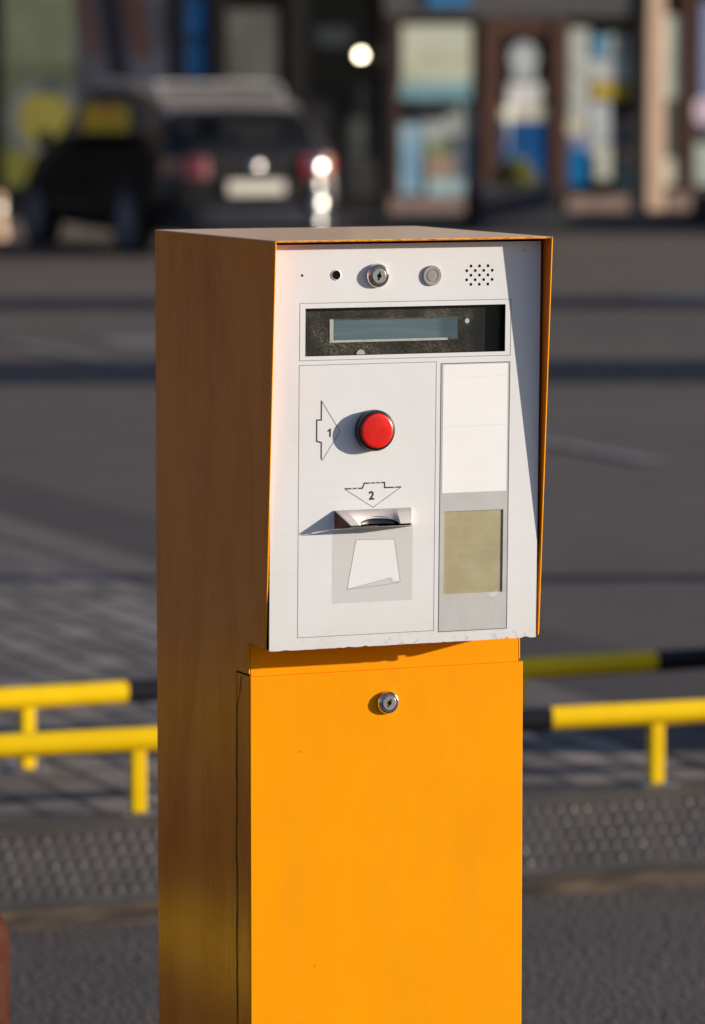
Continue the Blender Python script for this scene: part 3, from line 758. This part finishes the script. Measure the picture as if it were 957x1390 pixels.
# door display: white round and square labels, cream band, blue panel
wh = blotch('white_label',[(.3,(.25,.28,.3)),(.6,(.62,.66,.66))],5,seed=11); cream = pm('cream_band',(.66,.63,.48)); dkblue = pm('royal_blue_panel',(.005,.085,.27),.2)
ring('g',19.66,1.98,0,.17,wh,.06); post('g',19.52,19.80,1.72,1.86,wh,.062)
post('g',19.47,19.88,1.44,1.69,blotch('white_panel_label',[(.3,(.4,.4,.38)),(.6,(.78,.77,.74))],4,seed=12),.06); post('g',19.38,19.96,1.28,1.43,cream,.06); post('g',19.40,19.94,.52,1.275,dkblue,.06)
for (x0,x1,z0,z1,c_) in ((20.22,20.46,1.30,2.30,(.52,.55,.50)),(20.50,20.68,1.98,2.22,(.10,.33,.48)),(20.69,20.96,1.98,2.24,(.50,.52,.46)),(20.47,20.98,1.72,1.96,(.58,.60,.58)),(20.50,20.98,1.52,1.70,(.60,.42,.06)),(20.20,20.44,1.12,1.29,(.66,.62,.46)),
                         (20.48,20.72,1.05,1.48,(.56,.60,.62)),(20.22,20.44,.56,.96,(.0,.16,.42)),(20.46,20.62,.90,1.10,(.52,.54,.50)),(20.54,20.74,.62,1.02,(.62,.64,.52)),(20.80,21.0,.48,.80,(.24,.32,.28)),(20.23,20.5,.97,1.12,(.24,.27,.42)),(20.74,20.98,.96,1.25,(.12,.12,.15))):
    post('h',x0,x1,z0,z1,pm('window_goods_colour',c_,.2,5),.03+random.uniform(0,.06),'window_goods')
post('i',21.38,21.60,1.52,2.45,pm('pale_mint_poster',(.52,.58,.50))); post('i',21.40,21.60,.55,.86,pm('cream_goods',(.66,.66,.50)),.05,'window_goods'); post('i',21.38,21.60,.88,1.50,pm('grey_curtain',(.12,.12,.11)),.09)
pk = blotch('blue_pink_poster',[(.3,(.10,.22,.42)),(.5,(.25,.3,.5)),(.7,(.62,.5,.58))],1.5,(1,1,.8),8)
post('j',21.86,23.7,1.2,2.6,pk); post('j',21.80,22.4,.55,1.02,pm('pale_green_goods',(.50,.58,.50)),.05,'window_goods'); ring('j',21.92,1.38,0,.16,pm('pink_print',(.75,.6,.70)),.025)
# upper windows
for x in (5,9,13,17,21,25,29,33):
    f_ = fb('upper_window', M['brownframe'], [(x-.6,x+.6,FY-.09,FY-.051,5.0,5.1),(x-.6,x+.6,FY-.09,FY-.051,6.9,7.0),(x-.6,x-.5,FY-.09,FY-.051,5.1,6.9),(x+.5,x+.6,FY-.09,FY-.051,5.1,6.9)])
    b = MB(); b.box(x-.5,x+.5,FY-.07,FY-.052,5.1,6.9); b.build('pane', M['carpaint'], f_, BO)
# blue sign on the fascia
b = MB(); b.box(18.45,18.95,FY-.10,FY-.062,2.535,2.95); b.build('sign_board', pm('blue_sign_board',(.03,.22,.50)), bt, BO)
# lit lamp in the shop window
lt = thing('hanging_lamp', 'lit round lamp hanging behind the dark shop window', 'lamp', (17.88,FY+.42,2.0))
b = MB(); b.lathe((17.90-.02,FY+.42,1.96), (0,0,1), [(0,0),(.03,.01),(.042,.04),(.03,.07),(0,.085)], 20, False); b.build('bulb', lamp('warm_lamp_bulb',(1,.83,.58),22), lt, (17.88,FY+.42,2.0), smooth=80)
b = MB(); b.lathe((17.88,FY+.42,2.045), (0,0,1), [(.06,0),(.05,.04),(.012,.06),(.006,.06),(.006,1.40)], 20, False); b.build('lamp_cord', M['blackframe'], lt, (17.88,FY+.42,2.0), smooth=50)

# ------------------------------------------------------------------ planters with shrubs, bollard on the pavement
def planter(x0, x1, y0, y1, z0, z1, label, grp):
    b = MB(); o = ((x0+x1)/2,(y0+y1)/2,z0); w = .05
    b.prism([(x0+.03,y0+.03,z0),(x1-.03,y0+.03,z0),(x1-.03,y1-.03,z0),(x0+.03,y1-.03,z0)], (0,0,.03))
    b.box(x0,x1,y0,y0+w,z0+.03,z1); b.box(x0,x1,y1-w,y1,z0+.03,z1); b.box(x0,x0+w,y0+w,y1-w,z0+.03,z1); b.box(x1-w,x1,y0+w,y1-w,z0+.03,z1)
    pl = thing('planter', label, 'planter', o, grp)
    b.build('box', M['planter'], pl, o, bevel=.01)
    MB().box(x0+w,x1-w,y0+w,y1-w,z1-.12,z1-.06).build('soil', M['gutter'], pl, o)
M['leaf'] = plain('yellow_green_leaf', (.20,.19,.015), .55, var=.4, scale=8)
M['leafd'] = plain('shaded_leaf', (.03,.045,.015), .55, var=.4, scale=8)  # darker leaf copy paints the shrub's shaded side
def shrub(cx, cy, z, rx, ry, h, label, n=700):
    t = thing('shrub', label, 'shrub', (cx,cy,z))
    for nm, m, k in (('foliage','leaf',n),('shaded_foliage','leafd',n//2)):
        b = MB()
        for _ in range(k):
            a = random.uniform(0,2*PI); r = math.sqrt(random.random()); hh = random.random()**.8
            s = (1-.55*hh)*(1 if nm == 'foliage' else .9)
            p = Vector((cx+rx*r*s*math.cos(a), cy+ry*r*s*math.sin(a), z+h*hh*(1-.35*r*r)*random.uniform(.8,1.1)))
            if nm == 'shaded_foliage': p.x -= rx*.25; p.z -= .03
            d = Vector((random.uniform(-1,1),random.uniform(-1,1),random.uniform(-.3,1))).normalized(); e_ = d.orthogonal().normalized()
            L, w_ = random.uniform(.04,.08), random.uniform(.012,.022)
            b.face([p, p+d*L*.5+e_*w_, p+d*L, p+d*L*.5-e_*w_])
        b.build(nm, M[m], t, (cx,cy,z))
    b = MB()
    for i in range(7):
        a = i*.9; b.tube([(cx,cy,z-.05),(cx+rx*.3*math.cos(a),cy+ry*.3*math.sin(a),z+h*.4),(cx+rx*.5*math.cos(a),cy+ry*.5*math.sin(a),z+h*.75)], .008, 6)
    b.build('stem', M['brownframe'], t, (cx,cy,z))
planter(18.22,19.08,40.45,40.88,.15,.62,'dark planter box with a yellow green shrub in front of the shop door','planters')
shrub(18.72,40.66,.56,.34,.18,.36,'low yellow green shrub growing in the dark planter before the shop door')
planter(20.92,22.2,40.35,40.88,.15,.50,'dark planter box at the right edge beyond the tan column','planters')
t = thing('street_bollard', 'small tan stone bollard beside the dark car, lit by the sun', 'bollard', (12.82,40.3,.15))
b = MB(); b.lathe((12.82,40.3,.15), (0,0,1), [(.12,0),(.12,.06),(.10,.08),(.09,.36),(.10,.38),(.085,.43),(.04,.46),(0,.465)], 24); b.build('body', M['tanstone'], t, (12.82,40.3,.15), smooth=40)
b = MB(); b.lathe((12.82,40.3,.42), (0,0,1), [(.0935,0),(.0915,.06)], 24, False); b.build('band', M['silver'], t, (12.82,40.3,.15), smooth=40)

# ------------------------------------------------------------------ parked car (local y runs from tail to nose)
def make_car(label, loc, grp):
    t = thing('parked_car', label, 'car', loc, grp)
    st = [ # y, w, wb, zb, zm, zbelt, wbelt, zroof, wroof
     (.00,.70,.60,.36,.60,.88,.66,.92,.52),
     (.07,.84,.70,.27,.62,.96,.78,1.00,.60),
     (.42,.895,.75,.18,.64,.99,.84,1.27,.68),
     (.85,.90,.75,.17,.64,1.0,.85,1.44,.63),
     (1.5,.90,.75,.16,.64,.99,.85,1.50,.64),
     (2.4,.90,.75,.16,.64,.97,.85,1.505,.64),
     (2.85,.90,.75,.16,.63,.96,.84,1.47,.62),
     (3.45,.895,.75,.20,.62,.93,.82,1.00,.68),
     (4.05,.86,.72,.22,.58,.82,.76,.87,.62),
     (4.38,.72,.6,.30,.52,.66,.64,.70,.50)]
    bm = bmesh.new(); rings = []
    for (y,w,wb,zb,zm,zbelt,wbelt,zr,wr) in st:
        half = [(wb,zb),(w,zb+.16),(w,zm),(wbelt,zbelt),(wr,zr),(wr*.55,zr+.012)]
        ring = [(0,zb)]+half+[(0,zr+.016)]+[(-x,z) for x,z in half[::-1]]
        rings.append([bm.verts.new((x,y,z)) for x,z in ring])
    n = len(rings[0])
    for s in range(len(rings)-1):
        for k in range(n):
            f = bm.faces.new((rings[s][k],rings[s][(k+1)%n],rings[s+1][(k+1)%n],rings[s+1][k]))
            if k in (4,9) and 2 <= s <= 5: f.material_index = 1        # side glass
            if k in (5,6,7,8):
                if s == 1: f.material_index = 2                          # rear window
                if 2 <= s <= 5: f.material_index = 4                     # roof
                if s == 6: f.material_index = 3                          # windscreen
    cr = bm.edges.layers.float.new('crease_edge')
    for s in range(len(rings)-1):
        for k, val in ((5,.8),(9,.8),(4,.55),(10,.55)):
            e_ = bm.edges.get((rings[s][k], rings[s+1][k]))
            if e_: e_[cr] = val
    bm.faces.new(rings[0]); bm.faces.new(rings[-1][::-1])
    bmesh.ops.recalc_face_normals(bm, faces=bm.faces)
    me = bpy.data.meshes.new('cage'); bm.to_mesh(me); bm.free()
    for _ in range(5): me.materials.append(M['carpaint'])
    o = bpy.data.objects.new('cage', me); C.objects.link(o)
    sm = o.modifiers.new('s','SUBSURF'); sm.levels = 3; sm.render_levels = 3
    full = bpy.data.meshes.new_from_object(o.evaluated_get(bpy.context.evaluated_depsgraph_get())); bpy.data.objects.remove(o)
    for idx, nm, m in ((0,'body','carpaint'),(1,'side_window','carglass'),(2,'rear_window','carglass'),(3,'windscreen','carglass'),(4,'roof','carroof')):
        bm = bmesh.new(); bm.from_mesh(full)
        bmesh.ops.delete(bm, geom=[f for f in bm.faces if f.material_index != idx], context='FACES')
        sides = (None,) if idx != 1 else (-1, 1)
        for sd in sides:
            b2 = bm.copy()
            if sd: bmesh.ops.delete(b2, geom=[f for f in b2.faces if f.calc_center_median().x*sd < 0], context='FACES')
            for f in b2.faces: f.material_index = 0
            me = bpy.data.meshes.new(nm); b2.to_mesh(me); b2.free(); me.materials.clear()
            link(nm, me, M[m], t, smooth=50)
        bm.free()
    for sx in (-1,1):
        for y in (.92,3.55):
            b = MB(); x = sx*.80
            b.lathe((x-.1,y,.32), (1,0,0), [(.20,.0),(.29,.0),(.318,.03),(.32,.10),(.318,.17),(.29,.205),(.20,.205)], 36, False)
            whl = b.build('wheel', M['tyre'], t, smooth=40)
            b = MB(); fx = x+sx*.095
            b.lathe((fx,y,.32), (1,0,0), [(.215,-.02*sx),(.215,.006*sx),(.19,.008*sx),(.185,-.03*sx)], 36, False)
            for k in range(6):
                a = k*PI/3; c_, s_ = math.cos(a), math.sin(a)
                p = [(r*c_-q*s_, r*s_+q*c_) for r,q in ((.03,-.035),(.19,-.022),(.19,.022),(.03,.035))]
                b.prism([(fx-.012,y+u,.32+v) for u,v in p], (.018,0,0))
            b.lathe((fx-.01,y,.32), (1,0,0), [(.05,0),(.05,.02),(0,.022)], 20, False)
            b.build('rim', M['rim'], whl, smooth=30)
            b = MB(); b.lathe((sx*.78,y,.33), (sx,0,0), [(.0,.1195),(.385,.1195),(.385,.0)], 36, False); b.build('wheel_arch', M['tyre'], t)
    for sx in (-1,1):
        b = MB(); pr = []
        for i in range(9):       # wrap-around tail light
            k = i/8; a = k*PI/2
            pr.append((sx*(.44+.39*math.sin(a*.95)), .012-.05*math.cos(a)+.16*(1-math.cos(a))))
        for (p,q) in zip(pr,pr[1:]):
            b.face([(p[0],p[1],.72),(q[0],q[1],.70),(q[0],q[1]+.012,.90),(p[0],p[1]+.012,.87)])
        b.build('tail_light', M['redlens'], t, smooth=60)
        b = MB(); b.tube([(sx*.58,.80,1.45),(sx*.59,.95,1.52),(sx*.60,1.8,1.555),(sx*.60,2.4,1.555),(sx*.59,2.7,1.50)], .024, 10); b.build('roof_rail', M['silver'], t, smooth=50)
        b = MB(); b.lathe((sx*.98,2.95,1.02), (0,1,0), [(.02,-.07),(.075,-.055),(.09,0),(.06,.06),(0,.085)], 16); b.box(min(sx*.84,sx*.92),max(sx*.84,sx*.92),2.93,2.98,.99,1.02); b.build('mirror', M['carpaint'], t, smooth=50)
        for y in (1.35,2.35):
            b = MB(); b.tube([(sx*.885,y,.86),(sx*.915,y+.02,.865),(sx*.915,y+.15,.865),(sx*.885,y+.17,.86)], .012, 8); b.build('door_handle', M['carpaint'], t, smooth=50)
        b = MB(); b.lathe((sx*.60,4.28,.62), (0,1,.3), [(.0,.07),(.08,.06),(.11,.02),(.11,-.03)], 20, False); b.build('headlight', M['silver'], t, smooth=50)
    b = MB(); b.box(-.27,.27,-.035,-.012,.56,.68); b.build('number_plate', M['plateno'], t, bevel=.004)
    b = MB()
    for i in range(12):
        k0, k1 = i/12, (i+1)/12
        f_ = lambda k: (-.80+1.6*k, -.03+.16*abs(2*k-1)**5)
        (x0,y0),(x1,y1) = f_(k0), f_(k1)
        b.prism([(x0,y0,.28),(x1,y1,.28),(x1,y1+.05,.28),(x0,y0+.05,.28)], (0,0,.17))
    b.build('rear_bumper', pm('blue_grey_bumper',(.045,.05,.065)), t)
    b = MB(); b.lathe((0,-.008,.80), (0,-1,0), [(.055,0)]+[(.105*math.sin(a),.105*math.cos(a)-.105*math.cos(R(30))+.004) for a in [R(30)*(1-i/6) for i in range(6)]]+[(0,.105-.105*math.cos(R(30))+.004)], 24, False); b.build('badge', M['chrome'], t, smooth=60)
    for z_, r_ in ((.79,.100),(.625,.060),(.465,.088),(.31,.058)):      # chrome domes added at the right corner to throw sun glints
        b = MB(); b.lathe((.60,.015-.02*(z_ < .5),z_), (.42,-1,0), [(r_*math.cos(a),r_*.6*math.sin(a)) for a in [PI/2*i/8 for i in range(8)]]+[(0,r_*.6)], 20, False); b.build('glint_dome', M['chrome'], t, smooth=80)
    for y in (1.05,2.25):
        b = MB(); b.box(-.60,.60,y-.04,y+.04,1.53,1.555); b.build('roof_bar', M['silver'], t, bevel=.008)
    b = MB(); b.tube([(-.62,.40,1.285),(0,.37,1.30),(.62,.40,1.285)], .022, 10); b.build('spoiler', M['carpaint'], t, smooth=50)
    b = MB(); b.tube([(.05,.075,1.01),(.33,.27,1.14)], .007, 6); b.build('rear_wiper', M['tyre'], t)
    return t
def dup(root, loc, label):
    r = root.copy(); C.objects.link(r); r.location = loc; r['label'] = label
    for ch in list(root.children):
        c = ch.copy(); C.objects.link(c); c.parent = r
        for g in ch.children:
            d = g.copy(); C.objects.link(d); d.parent = c
    return r
car = make_car('dark estate car parked nose to the shopfront, seen from behind', (13.52,34.9,.15), 'cars parked before the shops')
dup(car, (25.5,36.4,.15), 'unseen second dark car, added to the right to shade the pavement')  # unseen copy of the car, added for its shadow

# ------------------------------------------------------------------ unseen things added right of the picture to throw shadows into it
def shade_col(x, y, r, h, label):
    t = thing('shade_column', label, 'shade column', (x,y,.15), 'unseen columns added to shade the road')  # unseen column added to throw a shadow band
    b = MB(); b.lathe((x,y,.15), (0,0,1), [(r*1.08,0),(r*1.08,.3),(r,.34),(r,h-.4),(r*1.12,h-.36),(r*1.12,h-.2),(r*.5,h),(0,h+.1)], 40); b.build('drum', M['kerbstone'], t, (x,y,.15), smooth=35)
    b = MB(); b.lathe((x,y,.15), (0,0,1), [(r+.006,.6),(r+.006,h-.7)], 40, False); b.build('column_sleeve', M['sticker'], t, (x,y,.15), smooth=35)
shade_col(16.6,18.0,.95,3.6,'unseen round concrete column, added nearer the ticket machine to shade the road')
shade_col(20.0,24.2,.85,3.9,'unseen round concrete column, added farther along to shade the road')
t = thing('shade_lamp_post', 'unseen slim grey lamp post, added right of the picture to shade the road', 'lamp post', (11.4,9.75,.15))  # unseen post added for the thin shadow band
b = MB(); b.lathe((11.4,9.75,.15), (0,0,1), [(.14,0),(.14,.5),(.09,.6),(.06,4.2),(.03,4.25)], 20); b.build('pole', M['header'], t, (11.4,9.75,.15), smooth=35)
b = MB(); b.lathe((11.4,9.75,4.4), (0,0,1), [(.05,0),(.2,.1),(.24,.4),(.08,.5),(0,.52)], 20, False); b.build('lantern', M['sticker'], t, (11.4,9.75,.15), smooth=35)
t = thing('shade_cabinet', 'unseen low yellow cabinet, added between the rail ends to shade the rear rail', 'cabinet', (4.95,8.62,.158))  # unseen box added to shade the rear rail and the ground
b = MB(); b.box(4.8,5.12,8.43,8.81,.158,.56); b.build('body', M['yellow'], t, (4.95,8.62,.158), bevel=.01)
b = MB(); b.box(4.79,5.13,8.42,8.82,.563,.585); b.build('lid', M['blackframe'], t, (4.95,8.62,.158), bevel=.006)

# ------------------------------------------------------------------ sky, sun, camera
az = R(70); el = R(9.4)
sd = Vector((math.sin(az)*math.cos(el), -math.cos(az)*math.cos(el), math.sin(el)))
sun = bpy.data.lights.new('sun', 'SUN'); so = bpy.data.objects.new('sun', sun); C.objects.link(so)
sun.energy = 7.9; sun.angle = R(.5); sun.color = (1.0,.90,.79)
so.rotation_euler = sd.to_track_quat('Z','Y').to_euler(); so.location = (10,0,20)
w = bpy.data.worlds.new('World'); bpy.context.scene.world = w; w.use_nodes = True
nt = w.node_tree; sky = nt.nodes.new('ShaderNodeTexSky'); sky.sky_type = 'NISHITA'; sky.sun_disc = False
sky.sun_elevation = el; sky.sun_rotation = math.atan2(sd.x, sd.y)
tint = mix(nt, 1.0, sky.outputs[0], (.88,1.02,1.45), 'MULTIPLY')
nt.links.new(tint, nt.nodes['Background'].inputs[0]); nt.nodes['Background'].inputs[1].default_value = .105

cam = bpy.data.cameras.new('camera'); co = bpy.data.objects.new('camera', cam); C.objects.link(co)
th, pt = R(22.5), math.atan(583/5700)
co.location = (0,0,1.7)
fwd = Vector((math.sin(th)*math.cos(pt), math.cos(th)*math.cos(pt), -math.sin(pt)))
co.rotation_euler = fwd.to_track_quat('-Z','Y').to_euler()
cam.sensor_fit = 'HORIZONTAL'; cam.sensor_width = 36; cam.lens = 36*5700/957
cam.clip_end = 5000; cam.clip_start = .05
cam.dof.use_dof = True; cam.dof.focus_distance = (Vector((2.02,4.74,1.25))-co.location).dot(fwd)
cam.dof.aperture_fstop = (cam.lens/1000)/.030
sc = bpy.context.scene; sc.camera = co
sc.view_settings.view_transform = 'Standard'; sc.view_settings.look = 'None'; sc.view_settings.exposure = 0
